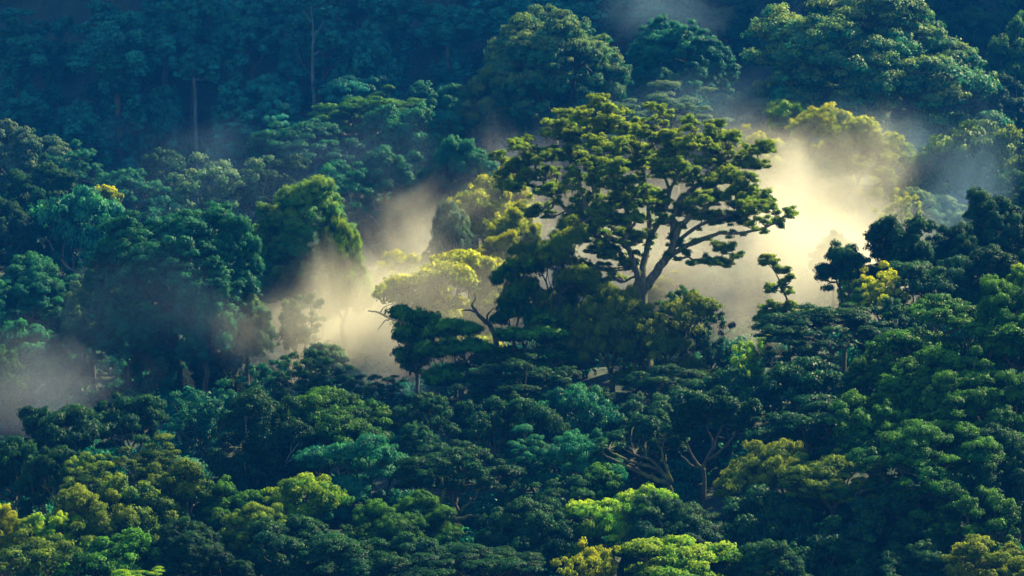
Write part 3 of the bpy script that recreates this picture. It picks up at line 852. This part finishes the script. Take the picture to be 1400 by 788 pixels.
def great_tree():
    rng = np.random.default_rng(21)
    gz = float(ground(mb[0], mb[1])[0])
    root = obj('great_canopy_tree', None, loc=(mb[0], mb[1], gz))
    root['label'] = 'tallest tree at the centre, wide open crown dark against glowing mist'
    root['category'] = 'tree'; root['group'] = 'trees around the great tree'
    org = np.array([mb[0], mb[1], gz])
    limbs = [  # (u, v, depth offset) ..., start radius, end radius
        ([(632, 745, 0), (690, 672, -.5), (735, 600, -1), (752, 540, -1.5), (800, 490, -2), (850, 462, -2.5), (905, 425, -3), (965, 395, -3)], .52, .12),
        ([(700, 655, -.5), (760, 608, -1), (830, 578, -2), (905, 548, -3), (990, 546, -3.5), (1060, 530, -4), (1110, 505, -4), (1165, 470, -4)], .34, .07),
        ([(738, 590, -1), (735, 510, 0), (752, 440, 1), (800, 395, 2), (852, 360, 3), (885, 318, 3), (920, 285, 3), (995, 265, 3), (1060, 245, 3)], .34, .07),
        ([(620, 735, 0), (636, 650, 1), (650, 570, 2), (648, 500, 2.5), (640, 400, 3), (628, 330, 3), (600, 270, 3), (560, 200, 3)], .42, .10),
        ([(612, 730, 0), (590, 640, -1), (560, 590, -2), (490, 550, -3), (450, 500, -4), (420, 440, -4), (400, 370, -4.5), (385, 320, -5)], .38, .09),
        ([(600, 680, 1), (520, 600, 2), (455, 560, 3), (400, 505, 3), (340, 452, 3), (290, 412, 3), (235, 388, 2), (190, 362, 2), (130, 372, 2)], .34, .07),
        ([(455, 560, 3), (442, 480, 4), (452, 400, 5), (430, 325, 5), (385, 262, 5), (345, 215, 5), (312, 185, 5)], .24, .06),
        ([(650, 570, 2), (700, 480, 0), (722, 400, -2), (702, 330, -3), (672, 250, -3), (655, 190, -3), (692, 115, -3)], .28, .06),
        ([(735, 595, -1), (800, 540, 0), (880, 500, 1), (960, 478, 2), (1020, 450, 3), (1085, 432, 3)], .26, .06),
        ([(722, 628, -1), (790, 640, -2), (850, 645, -2.5), (905, 632, -3), (950, 618, -3)], .15, .05),
        ([(600, 270, 3), (560, 210, 1), (505, 140, 0), (470, 85, 0)], .17, .05),
        ([(560, 600, -2), (575, 520, -4), (560, 440, -5), (520, 370, -6), (500, 300, -6), (480, 235, -5)], .22, .06),
        ([(722, 400, -2), (760, 330, -4), (790, 260, -5), (830, 215, -5), (880, 175, -4)], .18, .05),
        ([(290, 412, 3), (250, 330, 1), (235, 270, 0), (205, 235, 0), (100, 272, 0)], .14, .04),
    ]
    LP, LR, LI, woods = [], [], [], []
    trunk = Wood(12)
    foot = np.array([mb[0], mb[1], gz - 0.4])
    t0 = uv(612, 790, 0); t1 = uv(620, 735, 0)
    trunk.tube([foot, foot * .6 + t0 * .4, t0, t1, uv(626, 700, 0)], [1.15, .85, .75, .68, .42])
    V, F = trunk.arrays()
    obj('trunk', mesh_from('trunk', V - org, F, BARK_MAIN, smooth=True), root)
    for pts, ra, rb in limbs:
        P = np.array([uv(*p) for p in pts])
        n = len(P); s = np.linspace(0, n - 1, (n - 1) * 4 + 1)
        # Catmull-Rom
        Q = []
        for si in s:
            i1 = min(int(si), n - 2); f = si - i1
            p0, p1, p2, p3 = P[max(0, i1 - 1)], P[i1], P[i1 + 1], P[min(n - 1, i1 + 2)]
            Q.append(0.5 * (2 * p1 + (p2 - p0) * f + (2 * p0 - 5 * p1 + 4 * p2 - p3) * f * f + (3 * p1 - p0 - 3 * p2 + p3) * f ** 3))
        Q = np.array(Q) + rng.normal(0, 0.05, (len(Q), 3))
        rad = 0.86 * (ra + (rb - ra) * np.linspace(0, 1, len(Q)) ** 0.8)
        wd = Wood(6); wd.tube(Q, rad)
        woods.append(wd); LI += [len(woods) - 1] * len(Q)
        LP.append(Q); LR.append(rad)
    LP = np.concatenate(LP); LR = np.concatenate(LR)
    cl = [(470,75,35),(520,100,30),(560,105,22),(655,95,20),(690,95,18),(715,122,22),(700,150,16),(785,140,26),(800,165,24),(880,160,26),(905,155,18),
     (350,130,42),(410,120,38),(300,170,42),(345,200,38),(400,180,38),(450,165,38),(500,160,42),(550,165,38),(600,155,36),(640,185,36),(200,225,36),(240,260,42),(165,235,24),(95,268,24),(118,260,14),(150,300,36),(185,310,42),(120,345,32),(115,380,26),(170,380,34),(210,340,32),(290,270,40),(350,265,42),(400,280,38),(300,330,32),(270,390,32),(320,385,36),(370,370,36),(385,330,32),
     (450,220,42),(500,240,46),(550,230,46),(600,250,46),(470,300,42),(520,310,42),(570,310,40),(620,300,36),(450,350,36),(510,370,40),(560,370,36),(620,360,28),(690,215,36),(740,200,42),(730,240,36),(780,230,36),(830,215,36),(880,210,36),(930,200,36),(960,205,24),(860,250,36),(910,250,36),(700,290,40),(745,300,36),(700,330,38),(760,340,38),(800,330,30),(830,290,26),(880,290,26),(940,300,34),(990,290,32),(1020,300,32),(1060,240,32),(1085,245,20),(1035,250,20),(1010,240,18),(1060,300,22),
     (900,350,36),(950,345,40),(990,350,36),(860,370,34),(1010,375,26),(1010,410,40),(960,400,32),(1050,420,36),(1090,430,20),(1080,460,26),(1120,470,20),(1160,470,20),(1040,455,36),(1000,460,36),(950,440,36),(900,420,34),(830,420,38),(790,430,34),(770,470,32),(840,480,34),(880,500,30),(920,490,34),(970,500,34),(1020,510,30),(1060,500,22),(1110,518,20),
     (660,410,42),(690,450,34),(640,430,30),(590,410,46),(540,430,46),(490,430,42),(430,430,46),(390,450,40),(370,490,30),(430,480,34),(480,490,40),(530,500,38),(590,480,34),(560,540,34),(600,560,26),(230,470,32),(270,460,26),(290,485,22),(700,510,22),(750,520,22),(920,600,32),(960,620,26),(900,650,26),(940,660,22),(870,650,20),(800,655,12),
     (450,600,32),(500,620,32),(545,640,30),(580,665,28),(520,560,32),(400,560,34),(350,540,26)]
    cl += [(rng.uniform(390, 760), rng.uniform(190, 510), rng.uniform(18, 32)) for _ in range(14)]
    cl += [(rng.uniform(400, 610), rng.uniform(500, 700), rng.uniform(20, 34)) for _ in range(12)]
    C, RX = [], []
    for (u, v, s) in cl:
        half = 11 * math.sqrt(max(0.05, 1 - ((u - 620) / 600) ** 2))
        c0 = uv(u, v, 0)
        # nearest limb point, preferring below
        d = np.linalg.norm((LP - c0) * np.array([1, 0.25, 1]), axis=1) + np.maximum(0, LP[:, 2] - c0[2] + 0.3) * 0.8
        k = int(np.argmin(d)); twig = woods[LI[k]]
        c = uv(u, v, 0) ; dd = float(np.clip(LP[k, 1] - MAIN_D + rng.normal(0, 2.0), -half, half))
        c = uv(u, v, dd)
        r = s * 0.3807 * MAIN_D / FPX
        sub = []
        m = 16 if s > 30 else 8
        for q in range(m):
            o_ = np.array([rng.uniform(-1, 1) * r * 0.95, rng.uniform(-1, 1) * r * 1.1, rng.uniform(-0.6, 0.6) * r])
            C.append(c + o_); RX.append(r * (0.24 + 0.5 * rng.random() ** 1.4)); sub.append(c + o_ - [0, 0, r * 0.12])
        a = LP[k]
        mid = a + (c - a) * 0.6 - np.array([0, 0, 0.12 * np.linalg.norm(c - a)])
        rr = min(LR[k] * 0.75, 0.05 + 0.02 * np.linalg.norm(c - a))
        twig.tube(curve(a, mid, rng, 0.08, 5), np.linspace(rr, rr * 0.7, 5))
        for sp in sub:
            twig.tube(curve(mid, sp, rng, 0.12, 5), np.linspace(rr * 0.7, 0.02, 5))
    for k in range(0, len(LP)):                     # ferns and moss growing on the limbs
        if rng.random() < 0.75 and LR[k] < 0.3:
            C.append(LP[k] + rng.normal(0, 0.25, 3)); RX.append(rng.uniform(0.25, 0.55))
    for wd in woods:
        V, F = wd.arrays()
        obj('limb', mesh_from('limb', V - org, F, BARK_MAIN, smooth=True), root)
    C = np.array(C); RX = np.array(RX)
    V, F, tn, yg = lobes_to_leaves(rng, C, RX, RX * rng.uniform(0.5, 0.85, len(RX)), 0.125, 1.6, 0.25, zmin=-0.6, inner=0.04, sprawl=0.95)
    foliage_colours(obj('crown', mesh_from('crown', V - org, F, LEAFMAT, {'tone': tn, 'sun_top': yg}), root), 'main')
    m, N, Lk = newmat('beard_moss')
    out = N.new('ShaderNodeOutputMaterial'); p = N.new('ShaderNodeBsdfPrincipled')
    nz = N.new('ShaderNodeTexNoise'); nz.inputs['Scale'].default_value = 3
    cr = N.new('ShaderNodeValToRGB'); cr.color_ramp.elements[0].color = (0.10, 0.14, 0.012, 1); cr.color_ramp.elements[1].color = (0.30, 0.30, 0.04, 1)
    Lk.new(nz.outputs[0], cr.inputs[0]); Lk.new(cr.outputs[0], p.inputs['Base Color']); p.inputs['Roughness'].default_value = 1
    tr_ = N.new('ShaderNodeBsdfTranslucent'); Lk.new(cr.outputs[0], tr_.inputs['Color'])
    ms = N.new('ShaderNodeMixShader'); ms.inputs[0].default_value = 0.6; Lk.new(p.outputs[0], ms.inputs[1]); Lk.new(tr_.outputs[0], ms.inputs[2])
    Lk.new(ms.outputs[0], out.inputs['Surface'])
    # beard moss hanging in strands, each a part
    for k in rng.choice(len(cl) * 5, 85, replace=False):
        if C[k, 0] > at(980, 300, 250)[0] and rng.random() < 0.6:
            continue
        hm = Wood(4)
        for _ in range(3):
            p = C[k] + np.array([rng.uniform(-.15, .15), rng.uniform(-.15, .15), -RX[k] * 0.2])
            L = rng.uniform(0.4, 1.0)
            pts = [p, p + [rng.normal(0, .04), 0, -L * .4], p + [rng.normal(0, .06), 0, -L * .75], p + [rng.normal(0, .07), 0, -L]]
            hm.tube(pts, [0.02, 0.045, 0.03, 0.008])
        V, F = hm.arrays()
        obj('hanging_moss', mesh_from('hanging_moss', V - org, F, m), root)


great_tree()


# ---------------------------------------------------------------- trees of their own shape
def special(name, label, cat, group, px_base, py_base, D, limbs, clumps, bark, tone, leaf=0.2, tuft=0.28, cover=2.0, moss=0, seed=3, thick=1.25, lush=1.0):
    """limbs: [([(px, py, dd)...], r0, r1)], clumps: (px, py, radius px, dd); the first limb is the trunk and runs down to the soil"""
    rng = np.random.default_rng(seed)
    b = at(px_base, py_base, D)
    gz = float(ground(b[0], b[1])[0])
    org = np.array([b[0], b[1], gz])
    root = obj(name, None, loc=tuple(org))
    root['label'] = label; root['category'] = cat
    if group: root['group'] = group
    LP, LI, woods = [], [], []
    for i, (pts, ra, rb) in enumerate(limbs):
        ra, rb = ra * thick, rb * thick
        P = [at(p[0], p[1], D + (p[2] if len(p) > 2 else 0)) for p in pts]
        if i == 0:
            P = [np.array([org[0], org[1], gz - 0.3])] + P
        P = np.array(P)
        s = np.linspace(0, len(P) - 1, (len(P) - 1) * 3 + 1)
        Q = np.stack([np.interp(s, np.arange(len(P)), P[:, c]) for c in range(3)], 1)
        Q[1:-1] = (Q[:-2] + Q[1:-1] * 2 + Q[2:]) / 4
        Q += rng.normal(0, 0.035, Q.shape)
        wd = Wood(6); wd.tube(Q, np.linspace(ra, rb, len(Q)))
        woods.append(wd); LI += [i] * len(Q)
        LP.append(Q)
    LP = np.concatenate(LP)
    if clumps:
        C, RX = [], []
        for cpx, cpy, s, *dd in clumps:
            c = at(cpx, cpy, D + (dd[0] if dd else 0)); r = s * lush * D / FPX
            ka = int(np.argmin(np.linalg.norm(LP - c, axis=1))); a = LP[ka]; twig = woods[LI[ka]]
            for q in range(7):
                p = c + np.array([rng.uniform(-1, 1) * r * .9, rng.uniform(-1, 1) * r * .9, rng.uniform(-.7, .7) * r])
                C.append(p); RX.append(r * rng.uniform(.25, .6))
                twig.tube(curve(a, p, rng, .1, 4), [0.028, 0.022, 0.016, 0.008])
        C = np.array(C); RX = np.array(RX) * 1.15
        V, F, tn, yg = lobes_to_leaves(rng, C, RX, RX * .85, leaf, cover, tuft, zmin=-.4, inner=.05, sprawl=.35)
        foliage_colours(obj('crown', mesh_from('crown', V - org, F, LEAFMAT, {'tone': tn, 'sun_top': yg}), root), tone)
    for i, wd in enumerate(woods):
        V, F = wd.arrays()
        obj('trunk' if i == 0 else 'limb', mesh_from('limb', V - org, F, bark, smooth=True), root)
    return root


special('slender_tree', 'slender tree of loose leaf tufts standing alone against the glowing mist', 'tree', 'trees around the great tree',
        1082, 470, 240,
        [([(1078, 452), (1074, 430), (1078, 412), (1070, 396), (1064, 378), (1052, 362)], .13, .03),
         ([(1074, 430), (1060, 427), (1045, 432)], .06, .03), ([(1076, 432), (1090, 428), (1099, 436)], .06, .03),
         ([(1070, 396), (1079, 388), (1081, 378)], .05, .03), ([(1072, 400), (1060, 398), (1055, 394)], .04, .02)],
        [(x_, y_, s_ * 1.1) for x_, y_, s_ in [(1050, 357, 8), (1044, 360, 5), (1060, 360, 5), (1067, 368, 6), (1075, 370, 5), (1082, 381, 6), (1074, 385, 5), (1056, 394, 6), (1052, 396, 5), (1077, 398, 6), (1068, 388, 4),
         (1040, 433, 6), (1048, 424, 8), (1060, 418, 8), (1068, 428, 8), (1080, 420, 9), (1090, 428, 8), (1098, 436, 6), (1100, 424, 5), (1072, 440, 7), (1058, 432, 7), (1088, 440, 6), (1036, 436, 4)]],
        BARK, 'main', 0.17, 0.22, 2.2, seed=31)
special('dead_tree', 'bare pale twisted dead tree leaning left into the bright mist', 'tree', None, 612, 470, 262,
        [([(605, 450), (560, 442), (535, 436), (520, 428), (503, 424)], .20, .05), ([(535, 436), (524, 440), (516, 452)], .07, .02), ([(520, 428), (526, 418), (540, 415)], .06, .02), ([(560, 442), (552, 430), (549, 422)], .06, .02)],
        [], BARK_MOSS, 'main', seed=5)
special('leaning_bare_tree', 'bare mossy trunk leaning left between the yellow layered tree and the ragged dark ones', 'tree', None, 688, 468, 246,
        [([(676, 452), (664, 440), (652, 428), (645, 418)], .24, .08), ([(652, 428), (640, 424), (630, 425)], .08, .03), ([(664, 440), (668, 428), (676, 420)], .08, .03), ([(645, 418), (650, 408), (648, 400)], .06, .02)],
        [], BARK_MOSS, 'main', seed=6)
special('mossy_limbed_tree', 'low tree of long yellow moss covered limbs leaning left, right of centre', 'tree', None, 925, 676, 203,
        [([(918, 662), (900, 656), (880, 648), (862, 640), (845, 632), (828, 624)], .26, .07), ([(915, 656), (900, 640), (880, 636), (858, 630), (842, 622), (832, 614)], .2, .05),
         ([(905, 644), (890, 628), (872, 624), (860, 612)], .14, .05), ([(918, 660), (912, 640), (905, 622), (908, 600)], .16, .05)],
        [(906, 598, 12, 2), (895, 606, 10, 3), (858, 610, 9, 2), (872, 604, 9, 4), (920, 606, 11, 3), (835, 612, 10, 2), (846, 600, 12, 4), (884, 594, 14, 4), (866, 588, 13, 5), (905, 584, 14, 4), (824, 620, 8, 1), (900, 620, 9, 3)], BARK_MOSS, 'dark', seed=7, thick=0.95, lush=1.6)
special('fan_limbed_tree', 'tree with a fan of thin dark limbs below its crown, right of the mossy limbs', 'tree', None, 965, 660, 204,
        [([(962, 648), (960, 640), (966, 628), (975, 610), (985, 590), (992, 570)], .22, .06), ([(962, 644), (950, 630), (940, 612), (935, 592), (940, 570)], .15, .05),
         ([(966, 630), (985, 618), (1000, 600), (1012, 580), (1022, 565)], .13, .04), ([(960, 640), (945, 636), (935, 628), (928, 614)], .12, .04), ([(975, 610), (970, 590), (965, 570)], .1, .04)],
        [(940, 566, 12), (960, 560, 13), (985, 558, 13), (1005, 562, 12), (1022, 560, 11), (930, 585, 10), (925, 608, 8), (950, 578, 10), (975, 575, 9), (1000, 578, 10), (1018, 580, 9), (948, 556, 14), (970, 550, 14), (996, 550, 14), (1032, 568, 10)], BARK, 'dark', seed=8, thick=0.85, lush=1.4)
special('twisted_stem_tree', 'tree with several pale twisted stems and a long bent bough low left of centre', 'tree', None, 608, 735, 201,
        [([(606, 724), (604, 705), (602, 690), (608, 672), (604, 655), (596, 642)], .2, .06), ([(606, 716), (616, 700), (622, 690), (618, 676), (626, 662), (640, 650)], .15, .05),
         ([(622, 712), (640, 706), (655, 708), (668, 716), (676, 722)], .12, .05), ([(606, 716), (590, 704), (586, 688), (592, 668)], .12, .05), ([(626, 700), (642, 690), (650, 676), (662, 662)], .1, .04)],
        [(596, 640, 12), (612, 638, 12), (640, 646, 12), (662, 655, 12), (590, 662, 9), (630, 634, 12), (655, 640, 11)], BARK_MOSS, 'dark', seed=9)
special('tall_trunk_tree', 'tall straight pale trunk with small leaf tufts near the top edge on the mountainside', 'tree', None, 431, 150, 440,
        [([(430, 140), (428, 110), (427, 80), (429, 50), (427, 28), (424, 5)], .30, .10), ([(428, 76), (436, 70), (442, 64)], .14, .05), ([(429, 120), (437, 114)], .12, .04), ([(427, 30), (418, 20), (412, 8)], .12, .04), ([(429, 50), (438, 38), (444, 24)], .12, .04)],
        [(446, 62, 9), (452, 40, 12), (412, 10, 12), (424, -2, 12), (444, 20, 10), (462, 52, 11), (438, 116, 7)], BARK_GREY, 'shade', 0.35, 0.5, seed=10)
special('slender_pale_trunk', 'long thin pale trunk rising to a small dim crown on the dark mountainside', 'tree', None, 271, 228, 436,
        [([(270, 200), (267, 165), (268, 135), (265, 108), (262, 92)], .3, .12)],
        [(250, 96, 11), (262, 84, 13), (275, 90, 12), (288, 98, 9), (242, 88, 9), (268, 76, 11), (283, 84, 9), (256, 104, 7), (292, 108, 6)], BARK_GREY, 'shade', 0.35, 0.5, seed=12)

# ---------------------------------------------------------------- drifting mist
def mist_material(name, color, density, aniso=0.35, scale=0.065, absorb=None):
    m, N, L = newmat(name)
    out = N.new('ShaderNodeOutputMaterial')
    tc = N.new('ShaderNodeTexCoord')
    ln = N.new('ShaderNodeVectorMath'); ln.operation = 'LENGTH'
    L.new(tc.outputs['Object'], ln.inputs[0])
    geo = N.new('ShaderNodeNewGeometry')
    mp = N.new('ShaderNodeMapping'); mp.inputs['Scale'].default_value = (1, 0.6, 1.0); mp.inputs['Rotation'].default_value = (0, R(35), 0)
    L.new(geo.outputs['Position'], mp.inputs[0])
    nz = N.new('ShaderNodeTexNoise'); nz.inputs['Scale'].default_value = scale; nz.inputs['Detail'].default_value = 6
    nz.inputs['Roughness'].default_value = 0.6; nz.inputs['Distortion'].default_value = 1.1
    oi = N.new('ShaderNodeObjectInfo')
    sc_ = N.new('ShaderNodeVectorMath'); sc_.operation = 'SCALE'; sc_.inputs[3].default_value = 3.7
    ad = N.new('ShaderNodeVectorMath'); ad.operation = 'ADD'
    L.new(oi.outputs['Location'], sc_.inputs[0]); L.new(mp.outputs[0], ad.inputs[0]); L.new(sc_.outputs[0], ad.inputs[1])
    L.new(ad.outputs[0], nz.inputs['Vector'])
    # thins towards its edge, the edge eaten away by noise
    n2 = N.new('ShaderNodeMapRange'); n2.inputs['From Min'].default_value = 0.32; n2.inputs['From Max'].default_value = 0.70
    n2.inputs['To Min'].default_value = 0.78; n2.inputs['To Max'].default_value = 0.0
    L.new(nz.outputs[0], n2.inputs['Value'])
    a = N.new('ShaderNodeMath'); a.operation = 'SUBTRACT'; a.inputs[0].default_value = 1.0
    L.new(ln.outputs['Value'], a.inputs[1])
    a2 = N.new('ShaderNodeMath'); a2.operation = 'SUBTRACT'
    L.new(a.outputs[0], a2.inputs[0]); L.new(n2.outputs[0], a2.inputs[1])
    b = N.new('ShaderNodeMapRange'); b.inputs['From Min'].default_value = 0.0; b.inputs['From Max'].default_value = 1.0
    b.interpolation_type = 'SMOOTHSTEP'
    L.new(a2.outputs[0], b.inputs['Value'])
    mu = b
    mu2 = N.new('ShaderNodeMath'); mu2.operation = 'MULTIPLY'; mu2.inputs[1].default_value = density * 1.3
    L.new(mu.outputs[0], mu2.inputs[0])
    pv = N.new('ShaderNodeVolumePrincipled')
    pv.inputs['Color'].default_value = (*color, 1); pv.inputs['Anisotropy'].default_value = aniso
    L.new(mu2.outputs[0], pv.inputs['Density'])
    L.new(pv.outputs[0], out.inputs['Volume'])
    return m


def ico(sub=2):
    import bmesh
    bm = bmesh.new(); bmesh.ops.create_icosphere(bm, subdivisions=sub, radius=1.0)
    me = bpy.data.meshes.new('mist'); bm.to_mesh(me); bm.free()
    return me


ICO = ico()
GREY = (0.66, 0.74, 0.82)
WARM, COOL = (0.93, 0.88, 0.72), (0.36, 0.62, 0.92)  # cool and grey tints stand in for shade on the outlying mist
MIST = [  # px, py, D, half width px, half height px, half depth m, density, tint
    (1080, 330, 302, 330, 250, 38, 0.085, WARM),
    (1120, 390, 282, 260, 210, 26, 0.055, WARM),
    (1020, 300, 305, 260, 230, 30, 0.030, WARM),
    (950, 370, 296, 360, 220, 34, 0.072, WARM),
    (800, 330, 308, 350, 220, 32, 0.045, WARM),
    (690, 215, 348, 170, 130, 20, 0.026, GREY),
    (500, 455, 288, 340, 210, 32, 0.100, WARM),
    (520, 440, 276, 200, 170, 20, 0.085, WARM),
    (640, 390, 318, 370, 230, 28, 0.035, WARM),
    (570, 330, 300, 220, 160, 18, 0.045, WARM),
    (400, 480, 268, 300, 160, 16, 0.055, WARM),
    (600, 390, 258, 250, 160, 10, 0.040, WARM),
    (400, 440, 254, 230, 110, 9, 0.022, WARM),
    (1130, 215, 318, 280, 150, 12, 0.020, WARM),
    (660, 490, 260, 360, 150, 14, 0.024, WARM),
    (1190, 260, 330, 340, 200, 20, 0.022, COOL),
    (950, 165, 350, 280, 120, 16, 0.016, COOL),
    (140, 480, 262, 220, 150, 12, 0.020, GREY),
    (235, 430, 248, 260, 190, 8, 0.006, COOL),
    (60, 550, 246, 260, 130, 14, 0.026, GREY),
    (560, 540, 242, 320, 130, 12, 0.025, COOL),
    (920, 0, 412, 240, 110, 16, 0.018, COOL),
    (1320, 270, 285, 300, 210, 16, 0.016, COOL),
    (1030, 455, 252, 220, 130, 10, 0.04, WARM),
    (640, 680, 214, 280, 150, 10, 0.016, COOL),
    (910, 620, 216, 300, 150, 9, 0.010, COOL),
    (400, 260, 340, 500, 200, 20, 0.006, COOL),
]
mats = {}
for i, (px, py, D, hw, hh, hd, den, tint) in enumerate(MIST):
    key = (den, tint)
    if key not in mats:
        mats[key] = mist_material('mist', tint, den)
    k = D / FPX
    o = obj('mist', ICO, None, tuple(at(px, py, D)))
    if not len(ICO.materials):
        ICO.materials.append(mats[key])
    o.material_slots[0].link = 'OBJECT'; o.material_slots[0].material = mats[key]
    o.scale = (hw * k, hd, hh * k)
    o['kind'] = 'stuff'; o['label'] = 'drift of pale mist hanging between the trees'

# ---------------------------------------------------------------- the blue air over the whole valley
def haze():
    import bmesh
    bm = bmesh.new()
    x0, x1, y0, y1, z0, z1 = -920, 920, -220, 1520, float(gv[:, 2].min()) - 1, float(gv[:, 2].max()) + 15
    vs = [bm.verts.new(p) for p in ((x0, y0, z0), (x1, y0, z0), (x1, y1, z0), (x0, y1, z0), (x0, y0, z1), (x1, y0, z1), (x1, y1, z1), (x0, y1, z1))]
    for f in ((3, 2, 1, 0), (4, 5, 6, 7), (0, 1, 5, 4), (1, 2, 6, 5), (2, 3, 7, 6), (3, 0, 4, 7)):
        bm.faces.new([vs[q] for q in f])
    me = bpy.data.meshes.new('haze'); bm.to_mesh(me); bm.free()
    m, N, L = newmat('haze')
    out = N.new('ShaderNodeOutputMaterial'); pv = N.new('ShaderNodeVolumePrincipled')
    pv.inputs['Color'].default_value = (0.01, 0.17, 0.65, 1)
    pv.inputs['Density'].default_value = 0.00026
    pv.inputs['Anisotropy'].default_value = 0.1
    L.new(pv.outputs[0], out.inputs['Volume'])
    me.materials.append(m)
    o = obj('haze', me); o['kind'] = 'stuff'; o['label'] = 'thin blue haze filling the valley'


haze()
